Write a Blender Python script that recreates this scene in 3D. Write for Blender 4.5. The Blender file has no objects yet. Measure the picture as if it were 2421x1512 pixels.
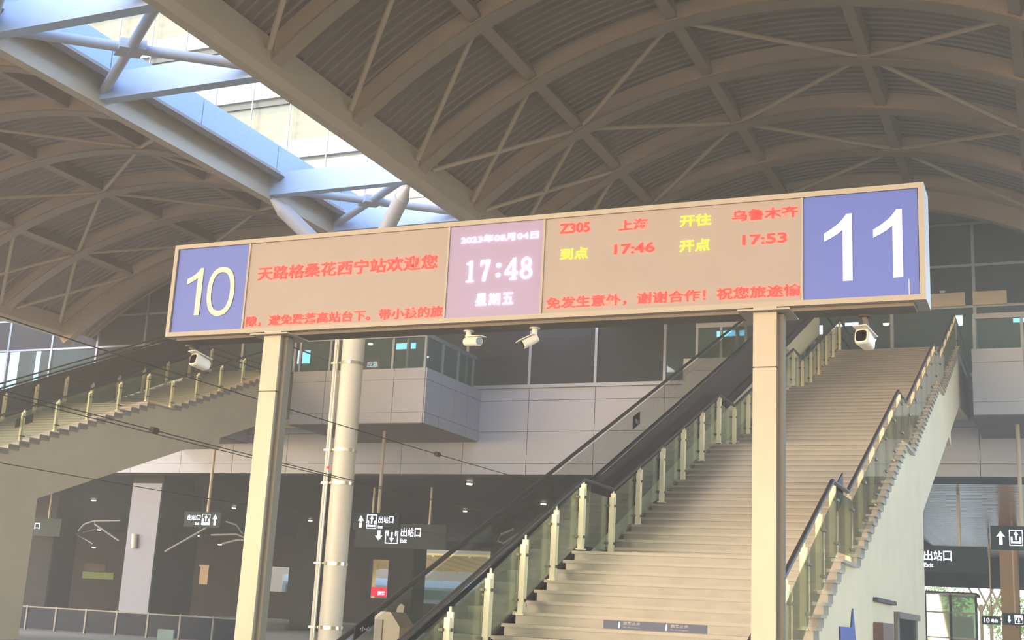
import bpy, math, random
from mathutils import Vector, Matrix
random.seed(7)
C = bpy.context.scene.collection
# ------------------------------------------------------------------ camera
FPX, PITCH, ROLL, YAW = 2933.4518, math.radians(13.26515), math.radians(3.0346), math.radians(-24.07478)
CAM = Vector((0, 0, 1.6))
fw = Vector((math.sin(YAW)*math.cos(PITCH), math.cos(YAW)*math.cos(PITCH), math.sin(PITCH)))
r0 = Vector((math.cos(YAW), -math.sin(YAW), 0)); u0 = r0.cross(fw)
RT = math.cos(ROLL)*r0 + math.sin(ROLL)*u0
UP = -math.sin(ROLL)*r0 + math.cos(ROLL)*u0
cd = bpy.data.cameras.new('camera'); cam = bpy.data.objects.new('camera', cd); C.objects.link(cam)
cd.sensor_width = 36; cd.lens = 36*FPX/2421; cd.clip_end = 2000; cd.clip_start = 0.05
m = Matrix((RT, UP, -fw)).transposed().to_4x4(); m.translation = CAM; cam.matrix_world = m
bpy.context.scene.camera = cam
# ------------------------------------------------------------------ sky and exposure
sc = bpy.context.scene
w = bpy.data.worlds.new('sky'); sc.world = w; w.use_nodes = True
wn = w.node_tree.nodes; bg = wn['Background']
sky = wn.new('ShaderNodeTexSky'); sky.sky_type = 'NISHITA'; sky.sun_disc = False
sky.sun_elevation = math.radians(16); sky.sun_rotation = math.radians(205)
sky.air_density = 1.0; sky.dust_density = 3.0; sky.ozone_density = 1.0; sky.altitude = 2200
tint = wn.new('ShaderNodeVectorMath'); tint.operation = 'MULTIPLY'; tint.inputs[1].default_value = (1, .93, .91)
w.node_tree.links.new(sky.outputs[0], tint.inputs[0]); w.node_tree.links.new(tint.outputs[0], bg.inputs[0]); bg.inputs[1].default_value = 0.42
sc.view_settings.view_transform = 'Standard'; sc.view_settings.look = 'None'
sc.view_settings.gamma = 1; sc.view_settings.use_curve_mapping = False
sc.view_settings.exposure = 2.08
sc.cycles.max_bounces = 8; sc.cycles.diffuse_bounces = 5; sc.cycles.glossy_bounces = 4
sc.cycles.transparent_max_bounces = 16; sc.cycles.transmission_bounces = 4
sc.cycles.caustics_reflective = False; sc.cycles.caustics_refractive = False
sc.cycles.sample_clamp_indirect = 6; sc.cycles.adaptive_threshold = .025

# ------------------------------------------------------------------ helpers
def ray(x, y): return fw + RT*((x-1210.5)/FPX) + UP*((756-y)/FPX)
def onY(x, y, Y): d = ray(x, y); return CAM + d*(Y/d.y)
def onX(x, y, X): d = ray(x, y); return CAM + d*(X/d.x)
def onZ(x, y, Z): d = ray(x, y); return CAM + d*((Z-1.6)/d.z)
def lin(c): c /= 255; return c/12.92 if c <= .04045 else ((c+.055)/1.055)**2.4
def rgb(c): return (lin(c[0]), lin(c[1]), lin(c[2]), 1)
MATS = {}
def mat(name, col, rough=.6, metal=0, noise=0, nscale=3, emit=0, bump=0, bscale=40, stretch=None, alt=None, emitcol=None, spec=.5):
    m = bpy.data.materials.new(name); m.use_nodes = True; MATS[name] = m
    nt = m.node_tree; b = nt.nodes['Principled BSDF']
    b.inputs['Base Color'].default_value = rgb(col); b.inputs['Roughness'].default_value = rough
    b.inputs['Metallic'].default_value = metal; b.inputs['Specular IOR Level'].default_value = spec
    tc = nt.nodes.new('ShaderNodeTexCoord'); mp = nt.nodes.new('ShaderNodeMapping')
    nt.links.new(tc.outputs['Object'], mp.inputs[0])
    if stretch: mp.inputs['Scale'].default_value = stretch
    if noise:
        n = nt.nodes.new('ShaderNodeTexNoise'); n.inputs['Scale'].default_value = nscale; n.inputs['Detail'].default_value = 6
        nt.links.new(mp.outputs[0], n.inputs['Vector'])
        mx = nt.nodes.new('ShaderNodeMix'); mx.data_type = 'RGBA'
        a = rgb(col); c2 = rgb(alt) if alt else tuple(v*(1-noise) for v in a[:3])+(1,)
        mx.inputs[6].default_value = a; mx.inputs[7].default_value = c2
        rp = nt.nodes.new('ShaderNodeMapRange'); rp.inputs[1].default_value = .35; rp.inputs[2].default_value = .68
        nt.links.new(n.outputs[0], rp.inputs[0]); nt.links.new(rp.outputs[0], mx.inputs[0])
        nt.links.new(mx.outputs[2], b.inputs['Base Color'])
    if bump:
        n2 = nt.nodes.new('ShaderNodeTexNoise'); n2.inputs['Scale'].default_value = bscale; n2.inputs['Detail'].default_value = 3
        nt.links.new(mp.outputs[0], n2.inputs['Vector'])
        bp = nt.nodes.new('ShaderNodeBump'); bp.inputs['Strength'].default_value = bump; bp.inputs['Distance'].default_value = .05
        nt.links.new(n2.outputs[0], bp.inputs['Height']); nt.links.new(bp.outputs[0], b.inputs['Normal'])
    if emit:
        b.inputs['Emission Color'].default_value = rgb(emitcol or col); b.inputs['Emission Strength'].default_value = emit
    return m
def glassmat(name, tint, trans, rough=.03, gloss=.12, body=None):
    """thin pane: part see-through, part mirror, part body colour"""
    m = bpy.data.materials.new(name); m.use_nodes = True; MATS[name] = m
    nt = m.node_tree; nt.nodes.clear()
    out = nt.nodes.new('ShaderNodeOutputMaterial'); t = nt.nodes.new('ShaderNodeBsdfTransparent'); t.inputs[0].default_value = rgb(tint)
    g = nt.nodes.new('ShaderNodeBsdfGlossy'); g.inputs['Roughness'].default_value = rough; g.inputs['Color'].default_value = (.9, .95, .95, 1)
    d = nt.nodes.new('ShaderNodeBsdfDiffuse'); d.inputs[0].default_value = rgb(body or tint)
    mx = nt.nodes.new('ShaderNodeMixShader'); mx.inputs[0].default_value = trans
    nt.links.new(d.outputs[0], mx.inputs[1]); nt.links.new(t.outputs[0], mx.inputs[2])
    lf = nt.nodes.new('ShaderNodeLayerWeight'); lf.inputs[0].default_value = .5
    lw = nt.nodes.new('ShaderNodeMath'); lw.operation = 'POWER'; lw.inputs[1].default_value = 4.0; nt.links.new(lf.outputs['Facing'], lw.inputs[0])
    ad = nt.nodes.new('ShaderNodeMath'); ad.operation = 'ADD'; ad.inputs[1].default_value = gloss; ad.use_clamp = True
    nt.links.new(lw.outputs[0], ad.inputs[0])
    m2 = nt.nodes.new('ShaderNodeMixShader'); nt.links.new(ad.outputs[0], m2.inputs[0])
    nt.links.new(mx.outputs[0], m2.inputs[1]); nt.links.new(g.outputs[0], m2.inputs[2]); nt.links.new(m2.outputs[0], out.inputs[0])
    return m

WO = {}
def setp(o, label=None, cat=None, group=None, kind=None):
    if label: o['label'] = label
    if cat: o['category'] = cat
    if group: o['group'] = group
    if kind: o['kind'] = kind
    return o
def thing(name, label, cat, loc=(0, 0, 0), group=None, kind=None):
    o = bpy.data.objects.new(name, None); C.objects.link(o); o.location = loc; o.empty_display_size = .1
    WO[o.name] = Vector(loc); return setp(o, label, cat, group, kind)
def link(name, me, parent=None, loc=None, rot=None, kind=None, label=None):
    o = bpy.data.objects.new(name, me); C.objects.link(o)
    base = Vector((0, 0, 0))
    if parent is not None:
        o.parent = parent; base = WO[parent.name]
    L = Vector(loc) if loc is not None else base.copy()
    o.location = L - base; WO[o.name] = L
    if rot: o.rotation_euler = rot
    return setp(o, label, kind=kind)
class MB:
    def __init__(s): s.v = []; s.f = []; s.sm = []
    def add(s, vs, fs, smooth=False):
        n = len(s.v); s.v += [tuple(v) for v in vs]; s.f += [[i+n for i in f] for f in fs]; s.sm += [smooth]*len(fs)
        return s
    def box(s, x0, x1, y0, y1, z0, z1):
        vs = [(x, y, z) for x in (x0, x1) for y in (y0, y1) for z in (z0, z1)]
        return s.add(vs, [(0, 1, 3, 2), (4, 6, 7, 5), (0, 4, 5, 1), (2, 3, 7, 6), (0, 2, 6, 4), (1, 5, 7, 3)])
    def hexa(s, a, b):
        """two quads (4 points each), joined"""
        return s.add(list(a)+list(b), [(3, 2, 1, 0), (4, 5, 6, 7)]+[(i, (i+1) % 4, (i+1) % 4+4, i+4) for i in range(4)])
    def beam(s, p, q, w, h, up=(0, 0, 1)):
        p = Vector(p); q = Vector(q); d = (q-p).normalized(); u = Vector(up)
        if abs(d.dot(u)) > .99: u = Vector((0, 1, 0))
        sd = d.cross(u).normalized(); u = sd.cross(d).normalized()
        c = [sd*w/2+u*h/2, -sd*w/2+u*h/2, -sd*w/2-u*h/2, sd*w/2-u*h/2]
        return s.hexa([p+k for k in c], [q+k for k in c])
    def tube(s, pts, r, n=10, caps=True, r2=None):
        pts = [Vector(p) for p in pts]; rings = []; up = None
        for i, p in enumerate(pts):
            d = (pts[min(i+1, len(pts)-1)]-pts[max(i-1, 0)]).normalized()
            a = Vector((0, 0, 1)) if abs(d.z) < .95 else Vector((1, 0, 0))
            x = d.cross(a).normalized(); y = x.cross(d)
            rr = r if r2 is None else r+(r2-r)*i/(len(pts)-1)
            rings.append([p+x*rr*math.cos(2*math.pi*k/n)+y*rr*math.sin(2*math.pi*k/n) for k in range(n)])
        vs = [v for g in rings for v in g]; fs = []
        for i in range(len(pts)-1):
            for k in range(n):
                a = i*n+k; b = i*n+(k+1) % n; fs.append((a, b, b+n, a+n))
        s.add(vs, fs, True)
        if caps: s.add(rings[0], [list(range(n))]); s.add(rings[-1], [list(range(n))[::-1]])
        return s
    def prism(s, poly, x0, x1, axis='X'):
        """poly of (a,b): axis X -> (y,z), Y -> (x,z), Z -> (x,y)"""
        def p(a, b, t): return {'X': (t, a, b), 'Y': (a, t, b), 'Z': (a, b, t)}[axis]
        n = len(poly); s.add([p(a, b, x0) for a, b in poly]+[p(a, b, x1) for a, b in poly],
            [list(range(n)), list(range(n, 2*n))[::-1]]+[(i, i+n, (i+1) % n+n, (i+1) % n) for i in range(n)])
        return s
    def mesh(s, name, m, origin=(0, 0, 0)):
        o = Vector(origin); me = bpy.data.meshes.new(name)
        me.from_pydata([tuple(Vector(v)-o) for v in s.v], [], s.f); me.materials.append(m)
        me.polygons.foreach_set('use_smooth', s.sm)
        import bmesh
        b = bmesh.new(); b.from_mesh(me); bmesh.ops.recalc_face_normals(b, faces=b.faces); b.to_mesh(me); b.free()
        return me
    def build(s, name, m, parent=None, kind=None, label=None):
        base = WO[parent.name] if parent is not None else Vector((0, 0, 0))
        return link(name, s.mesh(name, m, base), parent, kind=kind, label=label)
def bb(*a): return MB().box(*a)
def kids(o): return [c for c in bpy.data.objects if c.parent == o]
def copy_tree(o, delta, label=None, group=None, root=True, par=None, cache=None):
    if cache is None:
        cache = {}
        for c in bpy.data.objects:
            if c.parent: cache.setdefault(c.parent.name, []).append(c)
    c = o.copy(); C.objects.link(c)
    if root: c.location = o.location+Vector(delta)
    else: c.parent = par
    if label: c['label'] = label
    if group: c['group'] = group
    for k in cache.get(o.name, []): copy_tree(k, delta, root=False, par=c, cache=cache)
    return c
def text_mesh(s, m, bold=0.0, size=None, extrude=.002):
    """flat lettering mesh in local X-Z, facing -Y, lower left at the origin, scaled to size=(w,h)"""
    cu = bpy.data.curves.new('t', 'FONT'); cu.body = s; cu.offset = bold; cu.extrude = extrude; cu.resolution_u = 3
    o = bpy.data.objects.new('t', cu); C.objects.link(o)
    dg = bpy.context.evaluated_depsgraph_get(); me = bpy.data.meshes.new_from_object(o.evaluated_get(dg))
    bpy.data.objects.remove(o); bpy.data.curves.remove(cu)
    xs = [v.co.x for v in me.vertices]; ys = [v.co.y for v in me.vertices]
    x0, x1, y0, y1 = min(xs), max(xs), min(ys), max(ys)
    sx = size[0]/(x1-x0); sy = size[1]/(y1-y0)
    for v in me.vertices: v.co = ((v.co.x-x0)*sx, -v.co.z, (v.co.y-y0)*sy)
    me.materials.clear(); me.materials.append(m); return me
def poly_mesh(loops, m, size, extrude=.002, view=(1, 1)):
    """filled outlines (with holes) drawn in a view box, as a mesh like text_mesh"""
    cu = bpy.data.curves.new('p', 'CURVE'); cu.dimensions = '2D'; cu.fill_mode = 'BOTH'; cu.extrude = extrude
    for lp in loops:
        sp = cu.splines.new('POLY'); sp.points.add(len(lp)-1); sp.use_cyclic_u = True
        for i, (x, y) in enumerate(lp): sp.points[i].co = (x/view[0]*size[0], y/view[1]*size[1], 0, 1)
    o = bpy.data.objects.new('p', cu); C.objects.link(o)
    dg = bpy.context.evaluated_depsgraph_get(); me = bpy.data.meshes.new_from_object(o.evaluated_get(dg))
    bpy.data.objects.remove(o); bpy.data.curves.remove(cu)
    for v in me.vertices: v.co = (v.co.x, -v.co.z, v.co.y)
    me.materials.clear(); me.materials.append(m); return me
def ell(cx, cy, rx, ry, n=32, p=2.0):
    return [(cx+rx*math.copysign(abs(math.cos(t))**(2/p), math.cos(t)), cy+ry*math.copysign(abs(math.sin(t))**(2/p), math.sin(t))) for t in [2*math.pi*k/n for k in range(n)]]

# ------------------------------------------------------------------ materials
M = MATS
mat('deck', (126, 113, 102), .55, noise=.12, nscale=.6)
mat('deck_seam', (150, 135, 112), .5)
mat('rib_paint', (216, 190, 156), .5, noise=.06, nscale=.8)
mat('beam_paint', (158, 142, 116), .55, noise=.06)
mat('tube_paint', (190, 172, 142), .5)
mat('gutter_paint', (186, 172, 146), .45, noise=.05)
mat('white_steel', (180, 184, 190), .4, noise=.06, nscale=1.5)
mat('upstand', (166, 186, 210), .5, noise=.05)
mat('cladding', (172, 174, 182), .5, noise=.05, nscale=.5)
mat('cladding_joint', (95, 90, 85), .8, spec=.12)
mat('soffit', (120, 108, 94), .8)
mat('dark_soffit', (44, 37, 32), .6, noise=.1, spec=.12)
mat('slat_metal', (240, 206, 156), .2, metal=.95, noise=.4, nscale=2, stretch=(.5, 5, 1), bump=.3, bscale=6)
mat('mullion', (150, 156, 164), .45, metal=.2)
mat('concrete', (222, 204, 166), .75, noise=.1, nscale=.8)
mat('granite', (166, 154, 137), .33, noise=.14, nscale=60, bump=.05)
mat('granite_riser', (152, 141, 125), .3, noise=.25, nscale=3, stretch=(.6, 1, 2))
mat('brushed_post', (158, 146, 128), .42, metal=.35, noise=.12, nscale=2.5, stretch=(1, 1, .4))
mat('frame_metal', (166, 153, 134), .5)
mat('post_side_grey', (126, 116, 100), .7, spec=.1)
mat('rail_post', (252, 234, 192), .4)
mat('handrail', (84, 73, 63), .4, spec=.12)
mat('clamp', (90, 85, 76), .4, metal=.7)
mat('escalator_dark', (74, 58, 46), .75, noise=.08, spec=.12)
mat('escalator_rubber', (40, 36, 34), .5, spec=.12)
mat('step_metal', (70, 68, 66), .4, metal=.6)
mat('column_paint', (232, 222, 198), .4, noise=.05)
mat('band_steel', (214, 206, 186), .25, metal=.9)
mat('sign_blue', (82, 99, 176), .45)
mat('display_face', (158, 142, 130), .55, noise=.04, nscale=3)
mat('display_center', (152, 134, 164), .5)
mat('numeral_cream', (214, 200, 176), .5)
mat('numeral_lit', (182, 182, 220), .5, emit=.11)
mat('led_red', (255, 30, 26), .5, emit=.9)
mat('led_yellow', (232, 245, 30), .5, emit=.55)
mat('led_white', (240, 232, 255), .5, emit=1.2)
mat('camera_white', (222, 210, 192), .4)
mat('lens_dark', (36, 34, 34), .15)
mat('exit_green', (7, 28, 24), .45, spec=.12)
mat('exit_lit', (225, 225, 255), .5, emit=1.2)
mat('lamp_lit', (255, 244, 214), .5, emit=14)
mat('wire', (70, 62, 54), .6, spec=.12)
mat('bracket_grey', (120, 116, 110), .5, metal=.3)
mat('pillar_lit_front', (138, 138, 146), .6, noise=.08)
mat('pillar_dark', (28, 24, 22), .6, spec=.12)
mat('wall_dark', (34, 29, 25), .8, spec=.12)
mat('tower_white', (168, 172, 178), .6, noise=.04)
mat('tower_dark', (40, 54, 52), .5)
mat('tower_glass', (52, 74, 64), .4, noise=1, nscale=.35, alt=(132, 118, 80), stretch=(.25, 1, 1.6), bump=.5, bscale=1.2)  # beige streaks imitate reflections, put into the pane colour
mat('interior', (74, 70, 68), .8, spec=.12)
mat('blind', (196, 184, 160), .7)
mat('ground', (214, 204, 184), .9, noise=.15, nscale=.3)
mat('platform', (226, 216, 196), .5, noise=.1, nscale=1)
mat('red_sign', (190, 24, 44), .5, emit=.5)
mat('white_letter', (240, 240, 240), .5, emit=.8)
mat('plate_dark', (52, 46, 46), .5, spec=.12)
mat('plate_letter', (210, 200, 190), .6)
mat('step_sign', (88, 92, 116), .5)
mat('poster_blue', (70, 80, 150), .6)
mat('box_brown', (110, 78, 66), .6)
mat('board_teal', (150, 170, 165), .4)
mat('green_board', (92, 110, 48), .6, spec=.12)
mat('train_white', (130, 138, 132), .35)
mat('train_green', (62, 92, 76), .35)
mat('shed_yellow', (238, 196, 110), .6)
mat('fence_blue', (26, 33, 50), .4, spec=.12)
mat('window_lit', (150, 128, 98), .6, emit=.035)
mat('far_wall', (80, 78, 68), .8, noise=.1)
mat('leaf', (150, 164, 80), .6)
mat('dim_board', (70, 54, 44), .7, spec=.12)
mat('facade_upper', (84, 82, 84), .3, spec=.12)
mat('steel_ochre', (150, 120, 70), .6)
glassmat('facade_glass', (120, 128, 136), .30, rough=.3, gloss=.0, body=(70, 70, 74))
glassmat('clear_glass', (205, 225, 225), .93, gloss=.02)
glassmat('rail_glass', (236, 243, 234), .95, gloss=.01, body=(140, 150, 135))
glassmat('escalator_glass', (246, 248, 246), .97, gloss=.0, body=(110, 118, 112))
glassmat('kiosk_glass', (150, 180, 150), .55, gloss=.3, body=(110, 130, 105))

# ------------------------------------------------------------------ ground, platforms
setp(bb(-260, 200, -220, 400, -1.6, -1.35).build('floor', M['ground']), kind='structure')
for i, (a, b) in enumerate(((-12.6, 3.2), (-40.0, -25.4), (-67.4, -53))):
    setp(bb(a, b, -110, 150, -1.35, 0).build('floor', M['platform']), kind='structure')
    for e in (a+.9, b-.9):
        pass

# ------------------------------------------------------------------ haze volume standing in for a veil of lens glare
HAZE = .0058
if HAZE:
    hm = bpy.data.materials.new('haze'); hm.use_nodes = True; hm.node_tree.nodes.clear()
    ho = hm.node_tree.nodes.new('ShaderNodeOutputMaterial'); hv = hm.node_tree.nodes.new('ShaderNodeVolumeScatter')
    hv.inputs['Color'].default_value = (1, .93, .85, 1); hv.inputs['Density'].default_value = HAZE; hv.inputs['Anisotropy'].default_value = .3
    hm.node_tree.links.new(hv.outputs[0], ho.inputs['Volume'])
    hz = bb(-75, 35, -60, 49.0, -1.3, 18.6).build('haze', hm); setp(hz, 'thin haze volume added under the canopies in place of lens glare', 'haze', kind='stuff')
# ------------------------------------------------------------------ roof vaults
RB, CX, CZ = 15.4, -7.0, 2.75
RIBY = [31+3.87*k for k in range(-4, 5)]        # 15.5 ... 46.5
NODX = [-17.45, -13.55, -9.35, -4.65, -.45, 3.45]
def arc(r, x): return CZ+math.sqrt(max(r*r-(x-CX)**2, 0))
HALF = math.asin(10.45/RB)
def arcpts(r, n=28, half=HALF): return [(CX+r*math.sin(-half+2*half*k/n), CZ+r*math.cos(-half+2*half*k/n)) for k in range(n+1)]
def build_vault():
    t = thing('ceiling', 'broad barrel vaulted canopy with beige arched ribs over the stair platform', None, (CX, 20, 14), kind='structure')
    lo, hi = arcpts(15.95), arcpts(16.1)
    mb = MB(); n = len(lo)
    vs = [(x, -110, z) for x, z in lo]+[(x, 49.5, z) for x, z in lo]+[(x, -110, z) for x, z in hi]+[(x, 49.5, z) for x, z in hi]  # runs far back out of view, lengthened to cut light from behind
    fs = []
    for k in range(n-1): fs += [(k, k+1, k+1+n, k+n), (k+2*n, k+3*n, k+1+3*n, k+1+2*n)]
    fs += [(0, n, 3*n, 2*n), (n-1, 3*n-1, 4*n-1, 2*n-1)]
    mb.add(vs, fs, False).build('roof_deck', M['deck'], t)
    # raised seams of the deck, running across the vault
    mb = MB(); a1, a2 = arcpts(15.955, 20), arcpts(15.90, 20)
    y = 12.0
    while y < 49.3:
        n = len(a1); vs = [(x, y-.035, z) for x, z in a1]+[(x, y+.035, z) for x, z in a1]+[(x, y, z) for x, z in a2]
        fs = []
        for k in range(n-1): fs += [(k, k+1, k+1+2*n, k+2*n), (k+n, k+2*n, k+1+2*n, k+1+n)]
        mb.add(vs, fs); y += .33
    mb.build('deck_seams', M['deck_seam'], t, kind='stuff')
    # ribs: one shared mesh
    mb = MB(); a, b = arcpts(RB, 30), arcpts(RB+.58, 30); n = len(a)
    vs = [(x-CX, -.16, z-14) for x, z in a]+[(x-CX, .16, z-14) for x, z in a]+[(x-CX, -.16, z-14) for x, z in b]+[(x-CX, .16, z-14) for x, z in b]
    fs = []
    for k in range(n-1): fs += [(k, k+1, k+1+n, k+n), (k, k+2*n, k+1+2*n, k+1), (k+n, k+1+n, k+1+3*n, k+3*n)]
    vs = [(max(-10.38, min(10.38, q[0])), q[1], q[2]) for q in vs]
    rib = mb.add(vs, fs).mesh('rib', M['rib_paint'])
    for y in RIBY: link('arched_rib', rib, t, (CX, y, 14))
    fl = MB()       # bottom flange, wider, its shade put into the darker paint
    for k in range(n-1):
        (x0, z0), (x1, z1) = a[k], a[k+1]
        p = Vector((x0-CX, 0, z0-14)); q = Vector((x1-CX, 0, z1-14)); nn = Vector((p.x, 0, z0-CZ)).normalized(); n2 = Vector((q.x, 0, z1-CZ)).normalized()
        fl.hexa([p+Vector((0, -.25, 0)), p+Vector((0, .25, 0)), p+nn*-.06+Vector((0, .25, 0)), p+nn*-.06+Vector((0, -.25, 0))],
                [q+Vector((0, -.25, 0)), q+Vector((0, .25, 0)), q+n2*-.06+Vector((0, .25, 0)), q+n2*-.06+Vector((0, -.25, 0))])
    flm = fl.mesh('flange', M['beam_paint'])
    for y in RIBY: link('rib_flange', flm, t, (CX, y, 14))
    # end arch, deeper
    mb = MB(); a3, b3 = arcpts(RB-.75, 30), arcpts(RB+.6, 30); n = len(a3)
    vs = [(x, 46.4, z) for x, z in a3]+[(x, 46.8, z) for x, z in a3]+[(x, 46.4, z) for x, z in b3]+[(x, 46.8, z) for x, z in b3]
    fs = []
    for k in range(n-1): fs += [(k, k+1, k+1+n, k+n), (k, k+2*n, k+1+2*n, k+1), (k+n, k+1+n, k+1+3*n, k+3*n)]
    mb.add(vs, fs).build('end_arch', M['beam_paint'], t)
    for x in NODX[1:5]:
        z = arc(RB+.12, x); nx, nz = (x-CX)/RB, math.sqrt(1-((x-CX)/RB)**2)
        mb = MB(); mb.beam((x+nx*.2, 13, z+nz*.2), (x+nx*.2, 46.4, z+nz*.2), .32, .44, (nx, 0, nz)); mb.build('longitudinal_beam', M['beam_paint'], t)
    # edge gutters
    for s in (-1, 1):
        xe = CX+s*10.45
        mb = MB(); poly = [(xe, 13.9), (xe-s*.28, 13.9), (xe-s*.4, 14.1), (xe-s*.4, 14.9), (xe, 14.9)]
        mb.prism(poly, -110, 46.8, 'Y').build('gutter_beam', M['gutter_paint'], t)
        # upstand panels
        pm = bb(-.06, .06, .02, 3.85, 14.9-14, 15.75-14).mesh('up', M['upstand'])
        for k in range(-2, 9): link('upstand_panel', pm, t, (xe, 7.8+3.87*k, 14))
    # thin diagonal braces
    def node(i, j):
        x = NODX[i]; return Vector((x, 31+3.87*j, arc(RB+.12, x)))
    def brace(p, q, r=.075):
        d = (q-p).normalized(); p = p+d*(.75 if abs(p.x-CX) > 10 else .3); q = q-d*.3
        MB().tube([p, q], r, 8).build('diagonal_brace', M['tube_paint'], t)
    for j in range(-4, 4):
        for i0, i1 in ((0, 1), (5, 4)):
            brace(node(i0, j+1), node(i1, j))
            if j >= 0 : brace(node(i0, j), node(i1, j+1))
    for j in range(0, 4):
        for i in (1, 2, 3):
            if (i+j) % 2 == 0: brace(node(i, j), node(i+1, j+1))
            else: brace(node(i, j+1), node(i+1, j))
    return t
vault = build_vault()
v2 = copy_tree(vault, (-27.05, 0, 0), 'second barrel vaulted canopy at the left above the far platform'); v2.scale.x = 23.3/20.9
v3 = copy_tree(vault, (-57.5, 0, 0), 'third barrel vaulted canopy, hidden beyond the left one')
v4 = copy_tree(vault, (25.85, 0, 0), 'fourth barrel vaulted canopy to the right of the stair')
v5 = copy_tree(vault, (51.7, 0, 0), 'unseen barrel vaulted canopy added at the far right to block sky light')  # unseen, added to keep blue sky light off the stair wall

# skylight framing between the two vaults
sk = thing('skylight_frame', 'pale steel cross beams and tubular braces of the open skylight strip', 'skylight', (-19.9, 31, 14))
XL_, XR_ = -22.45, -17.4
for j in (-4, -3, -2, 0, 1, 3, 4):
    y = 31+3.87*j
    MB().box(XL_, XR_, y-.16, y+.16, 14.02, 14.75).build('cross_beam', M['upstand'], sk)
for j in (-5, -3, 0, 3):
    y0, y1 = 31+3.87*j, 31+3.87*(j+1); z = 14.3
    if j == -5: continue
    for a, b in (((XL_, y0), (XR_, y1)), ((XL_, y1), (XR_, y0))):
        MB().tube([(a[0], a[1], z), (b[0], b[1], z)], .13, 12).build('brace_tube', M['white_steel'], sk)
    MB().prism([(-19.92-.5, (y0+y1)/2), (-19.92, (y0+y1)/2-.35), (-19.92+.5, (y0+y1)/2), (-19.92, (y0+y1)/2+.35)], z-.12, z+.12, 'Z').build('gusset_plate', M['white_steel'], sk)
y0, y1 = 31-3.87*3, 31-3.87*2
for a, b in (((XL_, y0-3.87), (XR_, y1-3.87)), ((XL_, y1-3.87), (XR_, y0-3.87))):
    MB().tube([(a[0], a[1], 14.3), (b[0], b[1], 14.3)], .13, 12).build('brace_tube', M['white_steel'], sk)
MB().prism([(-19.92-.5, y0-1.93), (-19.92, y0-2.43), (-19.92+.5, y0-1.93), (-19.92, y0-1.43)], 14.18, 14.42, 'Z').build('gusset_plate', M['white_steel'], sk)

# ------------------------------------------------------------------ round tree column
col = thing('round_column', 'tall round cream column with four roof struts behind the left sign post', 'column', (-20.1, 32.9, 0))
MB().tube([(-20.1, 32.9, 0), (-20.1, 32.9, 11.4)], .35, 40).build('shaft', M['column_paint'], col)
MB().tube([(-20.1, 32.9, 11.4), (-20.1, 32.9, 11.8)], .42, 32).build('capital', M['white_steel'], col)
for (x, y) in ((-22.4, 31), (-17.5, 31), (-22.4, 34.87), (-17.5, 34.87)):
    top = Vector((x, y, 13.95)); b = Vector((-20.1, 32.9, 11.5)); mid = b+(top-b)*.88
    st = MB().tube([b, mid], .24, 18).build('roof_strut', M['white_steel'], col)
    MB().tube([mid, top], .22, 14, r2=.07).build('strut_tip', M['white_steel'], st)
for z in (8.93, 6.2, 5.19, 2.77, .9):
    MB().tube([(-20.1, 32.9, z-.05), (-20.1, 32.9, z+.05)], .375, 40).build('band_clamp', M['band_steel'], col)
dp = thing('drain_pipe', 'pale drain pipe running up the left side of the round column', 'pipe', (-20.62, 32.75, 0))
MB().tube([(-20.62, 32.75, 0), (-20.62, 32.75, 12)], .07, 14).build('pipe', M['column_paint'], dp)
for z in (8.93, 6.2, 5.19, 2.77, .9): bb(-20.72, -20.35, 32.66, 32.84, z-.03, z+.03).build('pipe_bracket', M['band_steel'], dp)
cp = thing('conduit_pipe', 'thin shiny steel conduit between the drain pipe and the round column', 'pipe', (-20.47, 32.6, 0))
MB().tube([(-20.47, 32.6, 0), (-20.47, 32.6, 12)], .035, 12).build('pipe', M['band_steel'], cp)
MB().tube([(-20.47, 32.6, 5.6), (-20.47, 32.6, 5.68)], .045, 12).build('pipe_joint', M['red_sign'], cp, label='red pipe joint')

# ------------------------------------------------------------------ tower seen through the skylight
tw = thing('tower_building', 'tall white building with banded glazing seen through the skylight', 'building', (-50, 62, 19.12))
bb(-92, -12, 62.6, 63.3, 19.14, 52).build('core_wall', M['tower_white'], tw)
zb = [(19.12, 28.6)]+[(28.9+4.35*k, 30.1+4.35*k) for k in range(5)]
for a, b in zb: bb(-92, -12, 62.0, 62.6, a, b).build('spandrel_band', M['tower_white'], tw)
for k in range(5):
    z = 28.9+4.35*k; bb(-92, -12, 62.25, 62.6, z-.42, z).build('dark_band', M['tower_dark'], tw)  # dark strip below each spandrel
gl = bb(-1.495, 1.495, 0, .1, 0, 3.15)
gm = gl.mesh('tower_pane', M['tower_glass'])
for k in range(5):
    for i in range(14): link('glass_pane', gm, tw, (-33.5-3.0*i, 62.42, 30.1+4.35*k))
mm = bb(-.03, .03, 0, .06, 0, 30).mesh('tower_mullion', M['mullion'])
for i in range(15): link('mullion', mm, tw, (-32-3.0*i, 61.93, 20))
bb(-92, -30, 61.95, 62.0, 25.4, 25.46).build('panel_joint', M['tower_dark'], tw)

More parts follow.
